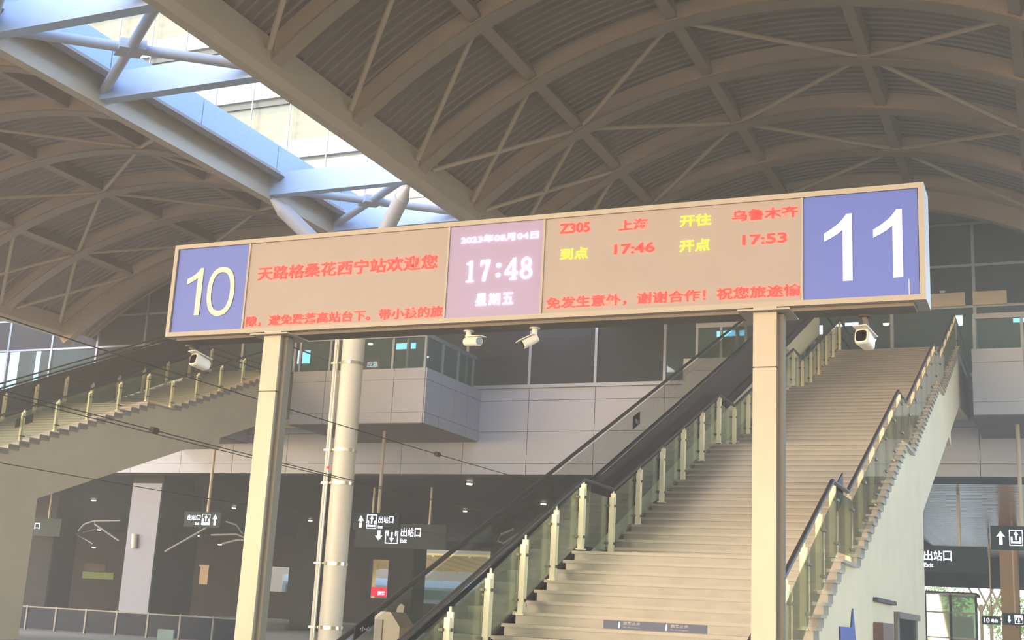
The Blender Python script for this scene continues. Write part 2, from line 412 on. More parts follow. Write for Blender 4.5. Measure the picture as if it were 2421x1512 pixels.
# ------------------------------------------------------------------ concourse bridge: walls
MX = [-21.1+3.08*k for k in range(-16, 9)]
wl = thing('wall_front', 'pale panelled wall of the concourse bridge across the tracks', None, (-20, 49.5, 7.45), kind='structure')
bb(-80, 6, 49.56, 50.4, 7.45, 11.25).build('backing', M['cladding_joint'], wl)
rows = [(7.45, 7.93), (7.93, 9.33), (9.33, 10.7), (10.7, 11.25)]
pms = [bb(.012, 3.068, -.06, 0, a+.012-7.45, b-.012-7.45).mesh('clad', M['cladding']) for a, b in rows]
for x in MX:
    for pm in pms: link('panel', pm, wl, (x, 49.56, 7.45))
bb(-80, 6, 49.4, 49.62, 11.25, 11.4).build('sill', M['mullion'], wl)
bb(-80, 6, 50.4, 52, 7.45, 7.5).build('soffit_strip', M['dark_soffit'], wl)

def landing_box(dx, label, parts):
    t = thing('wall_landing', label, None, (dx-4.3, 44.2, 8.9), kind='structure')
    for (a, b) in parts:
        bb(a+dx, b+dx, 44.26, 49.5, 8.92, 11.2).build('backing', M['cladding'], t)
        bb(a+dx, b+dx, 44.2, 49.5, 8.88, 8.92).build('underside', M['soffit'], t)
        x = a
        ws = []
        while x < b-.3: ws.append((x, min(x+1.65, b))); x += 1.65
        for r0_, r1_ in ((8.9, 9.35), (9.35, 10.72), (10.72, 11.2)):
            for x0, x1 in ws:
                bb(x0+dx+.012, x1+dx-.012, 44.2, 44.26, r0_+.012, r1_-.012).build('panel', M['cladding'], t)
    # right side face
    b = parts[-1][1]
    for r0_, r1_ in ((8.9, 9.35), (9.35, 10.72), (10.72, 11.2)):
        for k in range(4):
            bb(b+dx, b+dx+.06, 44.22+k*1.32+.012, 44.22+(k+1)*1.32-.012, r0_+.012, r1_-.012).build('panel', M['cladding'], t)
    return t
landing_box(0, 'pale panelled landing boxes on both sides of the wide stair top', [(-12.65, -8.35), (-2.5, 3.9)])
landing_box(-27.4, 'pale panelled landing box beside the left stair', [(-12.65, -8.35), (-2.5, 3.9)])

# glazing above the bridge wall
gz = thing('window_1', 'tall dark tinted glazing of the concourse above the bridge wall', None, (-20, 49.5, 11.4), kind='structure')
RZ = [11.4, 14.0, 15.65, 17.35]
for x in MX: bb(x-.06, x+.06, 49.38, 49.56, 11.4, 17.35).build('mullion', M['mullion'], gz)
for z in RZ[1:]: bb(-80, 6, 49.4, 49.55, z-.05, z+.05).build('transom', M['mullion'], gz)
CLEAR = {(-48.82, 0), (-51.9, 0), (-54.98, 0), (-36.5, 0), (-33.42, 0), (-30.34, 0), (-27.26, 0), (-14.94, 0), (-11.86, 0), (-8.78, 0), (-5.7, 0), (-2.62, 0), (-.0, 0)}
for x in MX:
    for r in range(3):
        clear = r == 0 and any(abs(x-c[0]) < .4 for c in CLEAR)
        bb(x+.06, x+3.02, 49.46, 49.49, RZ[r]+.05 if r else RZ[r], RZ[r+1]-.05).build('pane', M['clear_glass' if clear else 'facade_glass'], gz)
up = thing('wall_upper', 'dark upper panels of the concourse under the vault end', None, (-20, 49.5, 17.4), kind='structure')
for x in MX: bb(x+.02, x+3.06, 49.42, 49.6, 17.42, 18.85).build('panel', M['facade_upper'], up)
bb(-80, 6, 49.6, 49.9, 17.35, 18.85).build('backing', M['facade_upper'], up)
# interior of the concourse
setp(bb(-80, 8, 49.9, 62, 11.1, 11.3).build('floor', M['interior']), kind='structure')
setp(bb(-80, 8, 46.9, 62, 18.85, 19.1).build('ceiling', M['interior']), kind='structure')
cw = thing('wall_back', 'dark far wall of the concourse with bright window openings', None, (-30, 61.4, 11.3), kind='structure')
def wall_holes(parent, Y0, Y1, x0, x1, z0, z1, holes, m):
    xs = sorted(set([x0, x1]+[h[0] for h in holes]+[h[1] for h in holes]))
    xs = [x for x in xs if x0 <= x <= x1]
    for a, b in zip(xs, xs[1:]):
        c = (a+b)/2; cuts = sorted([(h[2], h[3]) for h in holes if h[0] < c < h[1]]); z = z0
        for p, q in cuts:
            if p > z: bb(a, b, Y0, Y1, z, p).build('wall_piece', m, parent)
            z = max(z, q)
        if z < z1: bb(a, b, Y0, Y1, z, z1).build('wall_piece', m, parent)
def hole(x0, y0, x1, y1, Y):
    a = onY(x0, y1, Y); b = onY(x1, y0, Y); return (a.x, b.x, a.z, b.z)
cw_holes = [hole(-60, 815, 50, 930, 61.4), hole(62, 815, 100, 930, 61.4), hole(690, 824, 735, 860, 61.4), hole(780, 818, 800, 860, 61.4),
            hole(928, 806, 984, 826, 61.4), hole(1690, 775, 1768, 796, 61.4), hole(1885, 764, 1945, 792, 61.4), hole(1995, 757, 2030, 770, 61.4),
            hole(2255, 740, 2275, 770, 61.4), hole(2395, 738, 2440, 762, 61.4)]
wall_holes(cw, 61.4, 61.8, -80, 8, 11.3, 18.9, cw_holes, M['interior'])
# entrance frame columns and white blinds at the right
for k, (x0, x1) in enumerate(((-4.3, -2.95), (-2.67, -1.45))):
    o = bb(x0, x1, 49.3, 49.38, 14.02, 14.55).build('window_blind', M['blind'])
    setp(o, ('cream roller blind panel on the glazing just right of the sign end', 'cream blind panel on the glazing at the far right above the stair top')[k], 'blind', 'blinds above the stair top')
def lobby(dx, label, x0, x1, ztop):
    t = thing('glass_lobby', label, 'lobby', (dx+(x0+x1)/2, 46.5, 11.25))
    xs = [x0+(x1-x0)*k/4 for k in range(5)]
    for i, x in enumerate(xs): bb(x+dx-.05, x+dx+.05, 44.45, 44.55, 11.2, ztop).build('frame_post', M['mullion'], t)
    bb(x0+dx-.05, x1+dx+.05, 44.42, 44.58, ztop, ztop+.18).build('top_rail', M['mullion'], t)
    bb(x1+dx-.05, x1+dx+.05, 44.58, 49.35, ztop, ztop+.18).build('side_rail', M['mullion'], t)
    for k in range(3): bb(x1+dx-.05, x1+dx+.05, 46+k*1.5, 46.1+k*1.5, 11.2, ztop).build('frame_post', M['mullion'], t)
    for a, b in zip(xs, xs[1:]): bb(a+dx+.05, b+dx-.05, 44.49, 44.51, 11.22, ztop).build('glass_pane', M['clear_glass'], t)
    for k in range(3): bb(x1+dx-.01, x1+dx+.01, 44.6+k*1.55, 46+k*1.5, 11.22, ztop).build('glass_pane', M['clear_glass'], t)
lobby(-27.4, 'glass lobby on the landing box beside the left stair', -2.4, 3.7, 12.55)
lobby(0, 'glass lobby on the landing box right of the wide stair', -2.4, 3.7, 12.3)
lobby(0, 'glass lobby left of the wide stair top above the escalator', -12.2, -8.5, 12.4)
# red shop sign behind the lobby glass
rs = thing('shop_sign', 'small red lit sign with white lettering behind the lobby glass', 'sign', tuple(onY(880, 855, 52)))
a = onY(864, 872, 52); b = onY(896, 848, 52)
bb(a.x, b.x, 52, 52.1, a.z, b.z).build('panel', M['red_sign'], rs)
for xx in (a.x+.15, b.x-.15): bb(xx-.03, xx+.03, 52.02, 52.08, 11.3, a.z).build('support_post', M['bracket_grey'], rs)
link('lettering', text_mesh('应急', M['white_letter'], .02, (.62, .3)), rs, (a.x+.08, 51.98, a.z+.08))
# downlights of the concourse
def downlight(x, y, Z, label, r=.12, grp='ceiling downlights'):
    p = onZ(x, y, Z)
    if p.y > 96: p = onY(x, y, 94)
    r *= max(1, p.y/60); Z = p.z
    t = thing('downlight', label, 'light', (p.x, p.y, Z), grp)
    MB().tube([(p.x, p.y, Z-.06), (p.x, p.y, Z)], r*1.25, 16).build('housing', M['white_steel'], t)
    MB().tube([(p.x, p.y, Z-.1), (p.x, p.y, Z-.06)], r, 16).build('lens', M['lamp_lit'], t)
    if Z < 7.4: MB().tube([(p.x, p.y, Z), (p.x, p.y, 7.46)], .02, 6).build('drop_rod', M['wire'], t)
def spot(x, y, Y, label, grp='concourse lights'):
    p = onY(x, y, Y)
    t = thing('ceiling_lamp', label, 'light', tuple(p), grp)
    MB().tube([p+Vector((0, 0, .05)), p+Vector((0, 0, 18.85-p.z))], .02, 6).build('drop_rod', M['wire'], t)
    MB().tube([p, p+Vector((0, 0, .06))], .16, 14).build('shade', M['white_steel'], t)
    MB().tube([p+Vector((0, 0, -.05)), p], .12, 14).build('lens', M['lamp_lit'], t)
for x, y, l in ((2228, 688, 'small concourse lamp just right of the sign end'), (2095, 765, 'concourse lamp above the middle of the wide stair top'),
                (1985, 768, 'concourse lamp left of the white box camera at the stair top'), (2385, 746, 'concourse lamp at the far right behind glass'),
                (876, 812, 'concourse lamp right of the round column'), (1008, 842, 'concourse lamp beside the lobby corner post'),
                (310, 843, 'concourse lamp behind the dark glass at the left'), (2064, 803, 'bright concourse lamp at the top of the wide stair')):
    spot(x, y, 56, l)

# ------------------------------------------------------------------ stairs
XL, XR = -6.9, -3.02
FL = [(12.95, .37, 16, .1625, 0.0), (20.05, .412, 18, .1611, 2.6), (28.6, .415, 18, .1611, 5.5), (37.15, .412, 18, .1611, 8.4)]
def rail_profile():
    # (y,z) walking line points at nosing level: start/end of each flight
    pts = []
    for y0, tr, n, ri, z0 in FL: pts.append(((y0, z0+ri), (y0+(n-1)*tr, z0+n*ri)))
    return pts
def build_stair():
    t = thing('staircase', 'wide granite stair with four flights and glass balustrades at the right', 'staircase', (-4.95, 13, 0))
    xa, xb = XL-.12, XR+.16
    # body: extruded profile
    prof = []
    for y0, tr, n, ri, z0 in FL:
        for k in range(n):
            y = y0+k*tr+.05
            prof += [(y, z0+k*ri-.04), (y, z0+(k+1)*ri-.04)]
    prof.append((44.25, 11.26)); prof.append((49.5, 11.26)); prof += [(49.5, 9.6), (44.2, 9.2), (40.2, 7.75), (40.2, 7.3), (39.4, 7.46), (31, 4.42), (31, 0)]
    prof[0] = (FL[0][0]+.05, 0)
    MB().prism(prof, XL-.05, XR+.07, 'X').build('stringer_body', M['concrete'], t)
    for y0, tr, n, ri, z0 in FL:
        last = n-1
        tm = bb(xa, xb, -.03, tr+.05, -.045, 0).mesh('tread', M['granite'], (-4.95, 0, 0))
        rm = bb(xa+.04, xb-.04, 0, tr+.04, -ri, -.045).mesh('riser', M['granite_riser'], (-4.95, 0, 0))
        for k in range(n):
            y = y0+k*tr; z = z0+(k+1)*ri
            if k < last: link('tread', tm, t, (-4.95, y, z))
            else:
                y2 = {2.6: 20.05, 5.5: 28.6, 8.4: 37.15, 11.3: 49.4}[round(z, 1)]
                bb(xa, xb, y-.03, y2+.05, z-.045, z).build('landing_slab', M['granite'], t)
            link('riser', rm, t, (-4.95, y, z))
    # balustrades
    runs = []
    for (a, b) in rail_profile(): runs.append((a, b))
    H = 1.12
    for side, x in (('left', XL), ('right', XR)):
        bl = MB()
        pts = []
        for i, ((ya, za), (yb, zb_)) in enumerate(runs):
            if i == 0: pts.append((x, 12.2, za-.32+H))
            else: pts.append((x, ya-.05, za-.16+H))
            pts.append((x, yb+.05, zb_+H))
        pts.append((x, 49.3, 11.3+H))
        bal = link('balustrade', MB().tube(pts, .036, 10).mesh('handrail', M['handrail'], WO[t.name]), t, label='dark handrail')
        pm = MB()
        for o in (-.035, .035):
            pm.box(-.04, .04, o-.022, o+.022, 0, 1.0+o)
        pm.box(-.03, .03, -.02, .02, .02, .95)
        pm.box(-.06, .06, -.08, .08, 0, .02).tube([(0, .03, 1.0), (0, .03, 1.1)], .016, 6)
        postm = pm.mesh('post', M['rail_post'])
        cm = MB()
        sg_ = -1 if side == 'left' else 1
        for z in (0,):
            cm.box(min(.03*sg_, .09*sg_), max(.03*sg_, .09*sg_), -.10, .10, z-.018, z+.018)
            cm.tube([(.044, -.01, z), (.06, -.01, z)], .022, 8)
        clampm = cm.mesh('clamp', M['clamp'])
        gx = x+(-.075 if side == 'left' else .06)
        for i, ((ya, za), (yb, zb_)) in enumerate(runs):
            n = 5
            ys = [ya-.05+(yb-ya+.1)*k/n for k in range(n+1)]
            tr_, ri_ = FL[i][1], FL[i][3]
            zs = []
            for yy in ys:
                k = math.floor((yy-FL[i][0]+.03)/tr_)+1
                k = max(0, min(FL[i][2], k)); zs.append(FL[i][4]+k*ri_)
            def lin_z(yy): return za-.16+(zb_-za+.16)*(yy-ys[0])/(ys[-1]-ys[0])
            for k in range(n+1):
                zt = lin_z(ys[k])+H-1.1
                p = link('post', postm, bal, (x, ys[k], zt)); 
                for zc in (.2, .82): link('glass_clamp', clampm, bal, (x, ys[k], zt+zc))
            for k in range(n):
                y0, y1 = ys[k]+.03, ys[k+1]-.03
                za0, za1 = lin_z(y0), lin_z(y1)
                MB().hexa([(gx, y0, za0+.12), (gx, y1, za1+.12), (gx, y1, za1+.98), (gx, y0, za0+.98)],
                          [(gx+.012, y0, za0+.12), (gx+.012, y1, za1+.12), (gx+.012, y1, za1+.98), (gx+.012, y0, za0+.98)]).build('glass_panel', M['rail_glass'], bal)
            if i < 3:
                y0, y1 = yb+.12, runs[i+1][0][0]-.12; z = zb_
                bb(gx, gx+.012, y0, y1, z+.1, z+.98).build('glass_panel', M['rail_glass'], bal)
    return t
stair = build_stair()
stair2 = copy_tree(stair, (-27.4, 0, 0), 'granite stair with glass balustrades rising at the left beyond the tracks')

# ------------------------------------------------------------------ escalator
SL = .43
def build_escalator():
    t = thing('escalator', 'narrow dark escalator climbing beside the wide stair', 'escalator', (-7.6, 14, 0))
    def zr(y): return 4.0+SL*(y-20)          # handrail height
    xn, xf = -7.15, -8.05
    yb, yt = 13.0, 41.2
    off = .95
    def slab(x0, x1, d0, d1, name, m, ya=yb, yc=yt):
        poly = [(ya, zr(ya)-d1), (yc, zr(yc)-d1), (yc, zr(yc)-d0), (ya, zr(ya)-d0)]
        return MB().prism(poly, x0, x1, 'X').build(name, M[m], t)
    slab(xf-.06, xn+.06, 1.15, 1.9, 'truss_cladding', 'concrete')
    slab(xn-.02, xn+.0, .08, .95, 'balustrade_panel', 'escalator_dark', 19.6)
    slab(xn-.012, xn+.0, .08, .95, 'balustrade_glass', 'escalator_glass', yb, 19.6)
    slab(xf, xf+.012, .08, .95, 'balustrade_glass', 'escalator_glass')
    for x in (xn, xf):
        slab(x-.05, x+.05, .93, 1.16, 'skirt', 'escalator_dark')
        pts = [(x, yb-.5, .45), (x, yb-.85, .6), (x, yb-.7, .85), (x, yb, zr(yb)), (x, yt, zr(yt)), (x, yt+.8, 12.25), (x, 48.6, 12.25)]
        MB().tube(pts, .034, 8).build('handrail_belt', M['escalator_rubber' if x == xn else 'handrail'], t)
    sm = bb(xf+.08, xn-.08, 0, .40, -.20, 0).mesh('step', M['step_metal'], (-7.6, 0, 0))
    y = yb+.2
    while y < yt-.3:
        link('escalator_step', sm, t, (-7.6, y, zr(y)-.95)); y += .45
    return t
esc = build_escalator()
esc2 = copy_tree(esc, (-27.4, 2.4, 0), 'narrow escalator climbing beside the left stair')
def plate(p, w_, h_, label, text=None, side='Y', m='plate_dark'):
    t = thing('warning_plate', label, 'sign', tuple(p), 'small dark plates on the balustrades')
    MB().prism([(p.y-w_/2, p.z-h_/2), (p.y+w_/2, p.z-h_/2+SL*w_), (p.y+w_/2, p.z+h_/2+SL*w_), (p.y-w_/2, p.z+h_/2)], p.x, p.x+.02, 'X').build('plate', M[m], t)
    if text:
        me = text_mesh(text, M['plate_letter'], .01, (w_*.62, h_*.34))
        link('lettering', me, t, (p.x+.03, p.y-w_*.3, p.z-h_*.1+SL*w_*.25), (0, 0, math.pi/2))
plate(onX(1503, 1003, -7.98), .42, .26, 'small dark plate hanging on the escalator glass below its handrail', '禁止')
plate(onX(287, 851, -35.3), .5, .22, 'small dark plate on the upper glass of the left escalator')
plate(onX(1984, 1180, -3.1), .55, .42, 'square dark plate on the right balustrade glass at the first landing')
plate(onX(55, 1005, -30.5), .7, .28, 'dark plate on the near balustrade of the left stair')
plate(onX(488, 895, -34.3), .7, .28, 'dark plate on the far balustrade of the left stair')
plate(onX(858, 1497, -8.0), .45, .16, 'dark plate with white letters low on the escalator glass', '小心')

# ------------------------------------------------------------------ stair wall fittings (right face of the stair body)
XF = XR+.08
door = thing('door_1', 'recessed door opening in the side wall under the stair', None, (XF, 26.5, 0), kind='structure')
a = onX(2115, 1460, XF); b = onX(2165, 1470, XF)
bb(XF-.0, XF+.05, a.y, a.y+.35, 0, a.z).build('door_frame', M['soffit'], door)
bb(XF-.0, XF+.04, b.y-.35, b.y, 0, a.z).build('door_frame', M['soffit'], door)
bb(XF-.0, XF+.10, a.y, b.y, a.z, a.z+.12).build('lintel', M['soffit'], door)
bb(XF-.0, XF+.02, a.y+.35, b.y-.35, 0, a.z).build('glass', M['kiosk_glass'], door)
a = onX(2066, 1470, XF); b = onX(2090, 1512, XF)
o = bb(XF, XF+.15, a.y, b.y+.2, .9, a.z).build('fire_cabinet', M['box_brown']); setp(o, 'brown red cabinet on the side wall under the stair', 'cabinet')
a = onX(1985, 1480, XF); b = onX(2020, 1512, XF)
po = thing('wall_poster', 'blue poster with a pointed top corner on the stair side wall', 'poster', (XF, a.y, 1))
MB().prism([(a.y, .7), (a.y+1.9, .7), (a.y+1.2, a.z+.28), (a.y+1.05, a.z), (a.y, a.z)], XF, XF+.015, 'X').build('sheet', M['poster_blue'], po)
a = onX(2065, 1415, XF); b = onX(2110, 1432, XF)
o = bb(XF, XF+.08, a.y, b.y, a.z-.04, a.z+.03).build('wall_ledge', M['cladding_joint']); setp(o, 'thin grey ledge above the cabinet on the stair side wall', 'ledge')

# riser notice
a = onY(1427, 1479, 14.4); b = onY(1672, 1470, 14.4)
kstep = 9; yr = FL[0][0]+kstep*FL[0][1]; zt = FL[0][4]+(kstep+1)*FL[0][3]
rn = thing('riser_notice', 'long grey blue no passing notice on a lower stair riser', 'sign', (-4.6, yr, zt-.1))
xa_, xb_ = onY(1427, 1475, yr).x, onY(1672, 1480, yr).x
bb(xa_, xb_, yr-.008, yr, zt-.158, zt-.05).build('strip', M['step_sign'], rn)
for f in (.14, .60):
    x = xa_+(xb_-xa_)*f
    link('pictogram', poly_mesh([ell(.5, .86, .13, .12, 12), [(.35, .7), (.65, .7), (.72, .35), (.6, .35), (.62, .05), (.5, .05), (.5, .35), (.38, .05), (.28, .05), (.36, .4), (.28, .5)]], M['white_letter'], (.05, .085), .001), rn, (x, yr-.011, zt-.148))
    link('lettering', text_mesh('旅客止步', M['plate_letter'], .01, (.24, .04), .001), rn, (x+.08, yr-.011, zt-.1))
    link('lettering', text_mesh('No Passengers', M['plate_letter'], .0, (.24, .018), .001), rn, (x+.08, yr-.011, zt-.14))

# ------------------------------------------------------------------ platform sign
YS = 10.0; SX0, SX1, SZ0, SZ1 = -8.36, -.885, 4.18, 5.16
sg = thing('platform_sign', 'long illuminated platform sign board on two square posts', 'sign', (-4.6, 10.15, 0))
bb(SX0+.02, SX1-.02, YS+.03, YS+.34, SZ0+.01, SZ1-.01).build('housing', M['frame_metal'], sg)
fr = MB(); f_ = .045
fr.box(SX0, SX1, YS-.02, YS+.36, SZ1-f_, SZ1).box(SX0, SX1, YS-.02, YS+.36, SZ0, SZ0+f_).box(SX0, SX0+f_, YS-.02, YS+.36, SZ0+f_, SZ1-f_).box(SX1-f_, SX1, YS-.02, YS+.36, SZ0+f_, SZ1-f_)
fr.build('frame', M['frame_metal'], sg)
seams = [SX0+f_, -7.42, -5.16, -4.19, -1.86, SX1-f_]
names = ['number_panel', 'display_screen', 'clock_screen', 'display_screen', 'number_panel']
mats_ = ['sign_blue', 'display_face', 'display_center', 'display_face', 'sign_blue']
pan = []
for k in range(5):
    pan.append(bb(seams[k]+.006, seams[k+1]-.006, YS, YS+.03, SZ0+f_, SZ1-f_).build(names[k], M[mats_[k]], sg))
for s_ in seams[1:-1]: bb(s_-.01, s_+.01, YS-.012, YS+.03, SZ0+f_, SZ1-f_).build('divider', M['frame_metal'], sg)
bb(SX0+.1, SX1-.1, YS+.05, YS+.3, SZ0-.03, SZ0).build('bottom_tray', M['soffit'], sg)
ONE = [(.62, 0), (.62, 1), (.54, 1), (.48, .93), (.40, .87), (.30, .82), (.20, .785), (.20, .665), (.30, .70), (.40, .745), (.48, .79), (.48, 0)]
ONE11 = [(.66, 0), (.66, 1), (.56, 1), (.50, .93), (.42, .86), (.30, .79), (.16, .72), (.16, .60), (.28, .645), (.40, .70), (.49, .76), (.49, 0)]
def put(panel, me, x0, y0, Yf=YS-.006):
    """lower-left corner given in picture coordinates on the sign face"""
    p = onY(x0, y0, Yf); return link(panel[0], me, panel[1], (p.x, Yf, p.z))
def sz(x0, y0, x1, y1): a = onY(x0, y0, YS); b = onY(x1, y1, YS); return (b.x-a.x, b.z-a.z)
# "10"
a, b = onY(430, 745, YS), onY(478, 628, YS)
link('numeral', poly_mesh([ONE], M['numeral_cream'], (.46, .5)), pan[0], (-8.255, YS-.006, 4.395))
link('numeral', poly_mesh([ell(.5, .5, .42, .5, 40, 2.3), ell(.5, .5, .29, .395, 40, 2.3)], M['numeral_cream'], (.40, .515)), pan[0], (-7.93, YS-.006, 4.375))
# "11"
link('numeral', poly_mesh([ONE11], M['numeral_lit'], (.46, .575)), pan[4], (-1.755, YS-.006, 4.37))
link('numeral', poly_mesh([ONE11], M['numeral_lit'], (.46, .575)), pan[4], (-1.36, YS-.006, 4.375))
# LED lines: (panel, text, lower-left px, upper-right px, material, bold)
led = [(1, '天路格桑花西宁站欢迎您', (608, 664), (1036, 600), 'led_red', .012),
       (1, '隙，避免跌落高站台下。带小孩的旅', (581, 773), (1049, 722), 'led_red', .012),
       (3, 'Z305', (1323, 553), (1395, 524), 'led_red', .018), (3, '上海', (1463, 546), (1532, 515), 'led_red', .018),
       (3, '开往', (1608, 537), (1682, 504), 'led_yellow', .01), (3, '乌鲁木齐', (1731, 524), (1887, 486), 'led_red', .018),
       (3, '到点', (1325, 615), (1391, 584), 'led_yellow', .01), (3, '17:46', (1452, 602), (1548, 571), 'led_red', .018),
       (3, '开点', (1607, 597), (1679, 563), 'led_yellow', .01), (3, '17:53', (1755, 580), (1860, 549), 'led_red', .018),
       (3, '免发生意外，谢谢合作！祝您旅途愉', (1291, 731), (1893, 670), 'led_red', .012),
       (2, '2023年08月04日', (1090, 577), (1274, 545), 'led_white', .004), (2, '星', (1124, 722), (1151, 693), 'led_white', .004), (2, '期', (1155, 721), (1183, 692), 'led_white', .004), (2, '五', (1187, 719), (1215, 691), 'led_white', .004)]
for k, s_, p0, p1, m_, bd in led:
    a, b = onY(p0[0], p0[1], YS), onY(p1[0], p1[1], YS)
    h = b.z-a.z
    link('lettering', text_mesh(s_, M[m_], bd, (b.x-a.x, h)), pan[k], (a.x, YS-.006, a.z))
# 17:48 in a bold slab face
D1 = [(.25, 0), (.78, 0), (.78, .05), (.64, .09), (.64, 1), (.54, 1), (.40, .93), (.24, .89), (.24, .83), (.44, .83), (.44, .09), (.25, .05)]
D7 = [(.2, .72), (.27, .72), (.32, .82), (.62, .82), (.52, .55), (.40, .25), (.36, .06), (.42, 0), (.54, 0), (.60, .06), (.64, .32), (.72, .6), (.86, .88), (.86, 1), (.22, 1)]
D4 = [[(.42, 0), (.92, 0), (.92, .05), (.80, .09), (.80, .24), (.95, .24), (.95, .36), (.80, .36), (.80, 1), (.64, 1), (.08, .36), (.08, .24), (.60, .24), (.60, .09), (.42, .05)], [(.60, .36), (.24, .36), (.60, .78)]]
D8 = [ell(.5, .27, .40, .28, 28)[:], ell(.5, .26, .20, .17, 20)]
a, b = onY(1093, 668, YS), onY(1264, 606, YS)
w_, h_ = (b.x-a.x), (b.z-a.z)
cw_ = w_/4.75
link('digit', poly_mesh([D1], M['led_white'], (cw_, h_)), pan[2], (a.x, YS-.006, a.z))
link('digit', poly_mesh([D7], M['led_white'], (cw_, h_)), pan[2], (a.x+cw_*.98, YS-.006, a.z))
link('digit', poly_mesh([ell(.5, .25, .19, .1, 16), ell(.5, .7, .19, .1, 16)], M['led_white'], (cw_*.85, h_)), pan[2], (a.x+cw_*1.98, YS-.006, a.z))
link('digit', poly_mesh(D4, M['led_white'], (cw_, h_)), pan[2], (a.x+cw_*2.75, YS-.006, a.z))
link('digit', poly_mesh([[(.5+.40*math.cos(t), .27+.27*math.sin(t)) for t in [math.radians(d) for d in range(-230, 51, 10)]]+[(.5+.34*math.cos(t), .74+.26*math.sin(t)) for t in [math.radians(d) for d in range(-40, 221, 10)]],
      ell(.5, .26, .2, .17, 20), ell(.5, .75, .16, .15, 20)], M['led_white'], (cw_, h_)), pan[2], (a.x+cw_*3.75, YS-.006, a.z))
link('scratch', bb(-.003, .003, -.002, 0, 0, .16).mesh('scr', M['numeral_cream']), pan[4], (onY(2150, 705, YS).x, YS, onY(2150, 705, YS).z))
# posts
for x0, x1, seam in ((-7.125, -6.93, 3.58), (-2.26, -2.065, 3.67)):
    p = bb(x0, x1, 9.97, 10.19, seam+.006, SZ0).build('post', M['brushed_post'], sg)
    q = bb(x0, x1, 9.97, 10.19, 0, seam-.006).build('post', M['brushed_post'], sg)
    bb(x0+.01, x1-.01, 9.98, 10.18, seam-.006, seam+.006).build('post_joint', M['clamp'], sg)
    bb(x1, x1+.045, 10.03, 10.13, 0, SZ0-.05).build('post_side', M['post_side_grey'], sg)  # grey strip for the post side, shade put into its colour
    bb(x0-.12, x1+.12, 9.9, 10.3, SZ0-.045, SZ0-.03).build('post_cap', M['frame_metal'], sg)

# ------------------------------------------------------------------ cameras under the sign
def bullet(px, py, tip_px, label, Y):
    base = onY(px, py, Y); base.z = SZ0-.03
    t = thing('security_camera', label, 'camera', tuple(base), 'cameras under the platform sign')
    MB().tube([base+Vector((0, 0, -.012)), base], .05, 18).build('mount_plate', M['camera_white'], t)
    el = base+Vector((0, 0, -.105))
    MB().tube([base+Vector((0, 0, -.012)), el], .026, 14).build('stem', M['camera_white'], t)
    tip = onY(tip_px[0], tip_px[1], Y-.06)
    d = (tip-el).normalized()
    MB().tube([el-d*.03, el+d*.02], .04, 14).build('ball_joint', M['camera_white'], t)
    b = MB().tube([el, tip], .043, 18).build('body', M['camera_white'], t)
    MB().tube([tip-d*.03, tip+d*.004], .034, 16).build('lens', M['lens_dark'], b)
    sd = d.cross(Vector((0, 0, 1))).normalized(); u = sd.cross(d)
    MB().hexa([el+u*.05-sd*.046, el+u*.05+sd*.046, el+u*.042+sd*.046, el+u*.042-sd*.046], [tip+d*.04+u*.05-sd*.046, tip+d*.04+u*.05+sd*.046, tip+d*.04+u*.042+sd*.046, tip+d*.04+u*.042-sd*.046]).build('sun_visor', M['camera_white'], b)
bullet(1109, 770, (1133, 806), 'small bullet camera under the sign clock pointing right', 10.2)
bullet(1265, 764, (1236, 814), 'small bullet camera under the sign clock pointing left', 10.2)
def boxcam(px, py, cx_, cy_, label, Y):
    base = onY(px, py, Y); base.z = SZ0-.03; c = onY(cx_, cy_, Y-.1)
    t = thing('security_camera', label, 'camera', tuple(base), 'cameras under the platform sign')
    MB().tube([base+Vector((0, 0, -.012)), base], .05, 16).build('mount_plate', M['soffit'], t)
    MB().tube([base+Vector((0, 0, -.01)), c+Vector((.05, .2, .02))], .02, 10).build('arm', M['soffit'], t)
    d = Vector((.25, .95, -.22)).normalized(); sd = d.cross(Vector((0, 0, 1))).normalized(); u = sd.cross(d)
    def ring(o, w, h, n=20, p=4): return [c+d*o+sd*(q[0])+u*(q[1]) for q in ell(0, 0, w, h, n, p)]
    def loft(rs):
        mb = MB(); vs = [v for r_ in rs for v in r_]; n = len(rs[0]); fs = [(i*n+k, i*n+(k+1) % n, (i+1)*n+(k+1) % n, (i+1)*n+k) for i in range(len(rs)-1) for k in range(n)]
        mb.add(vs, fs+[list(range(n)), list(range((len(rs)-1)*n, len(rs)*n))[::-1]]); return mb
    b = loft([ring(0, .056, .062), ring(.02, .062, .068), ring(.17, .05, .058), ring(.2, .036, .04)]).build('body', M['camera_white'], t)
    loft([ring(-.006, .045, .048), ring(.002, .045, .048)]).build('lens_window', M['lens_dark'], b)
    bb(*(0, 0, 0, 0, 0, 0)) if False else None
    v = MB().hexa([c+d*-.05+u*.075-sd*.06, c+d*-.05+u*.075+sd*.06, c+d*-.05+u*.067+sd*.06, c+d*-.05+u*.067-sd*.06],
                  [c+d*.19+u*.075-sd*.06, c+d*.19+u*.075+sd*.06, c+d*.19+u*.067+sd*.06, c+d*.19+u*.067-sd*.06]).build('sun_visor', M['camera_white'], b)
boxcam(452, 795, 457, 848, 'white box camera hanging under the left end of the sign', 10.3)
boxcam(2043, 745, 2036, 793, 'white box camera hanging under the right end of the sign', 10.3)

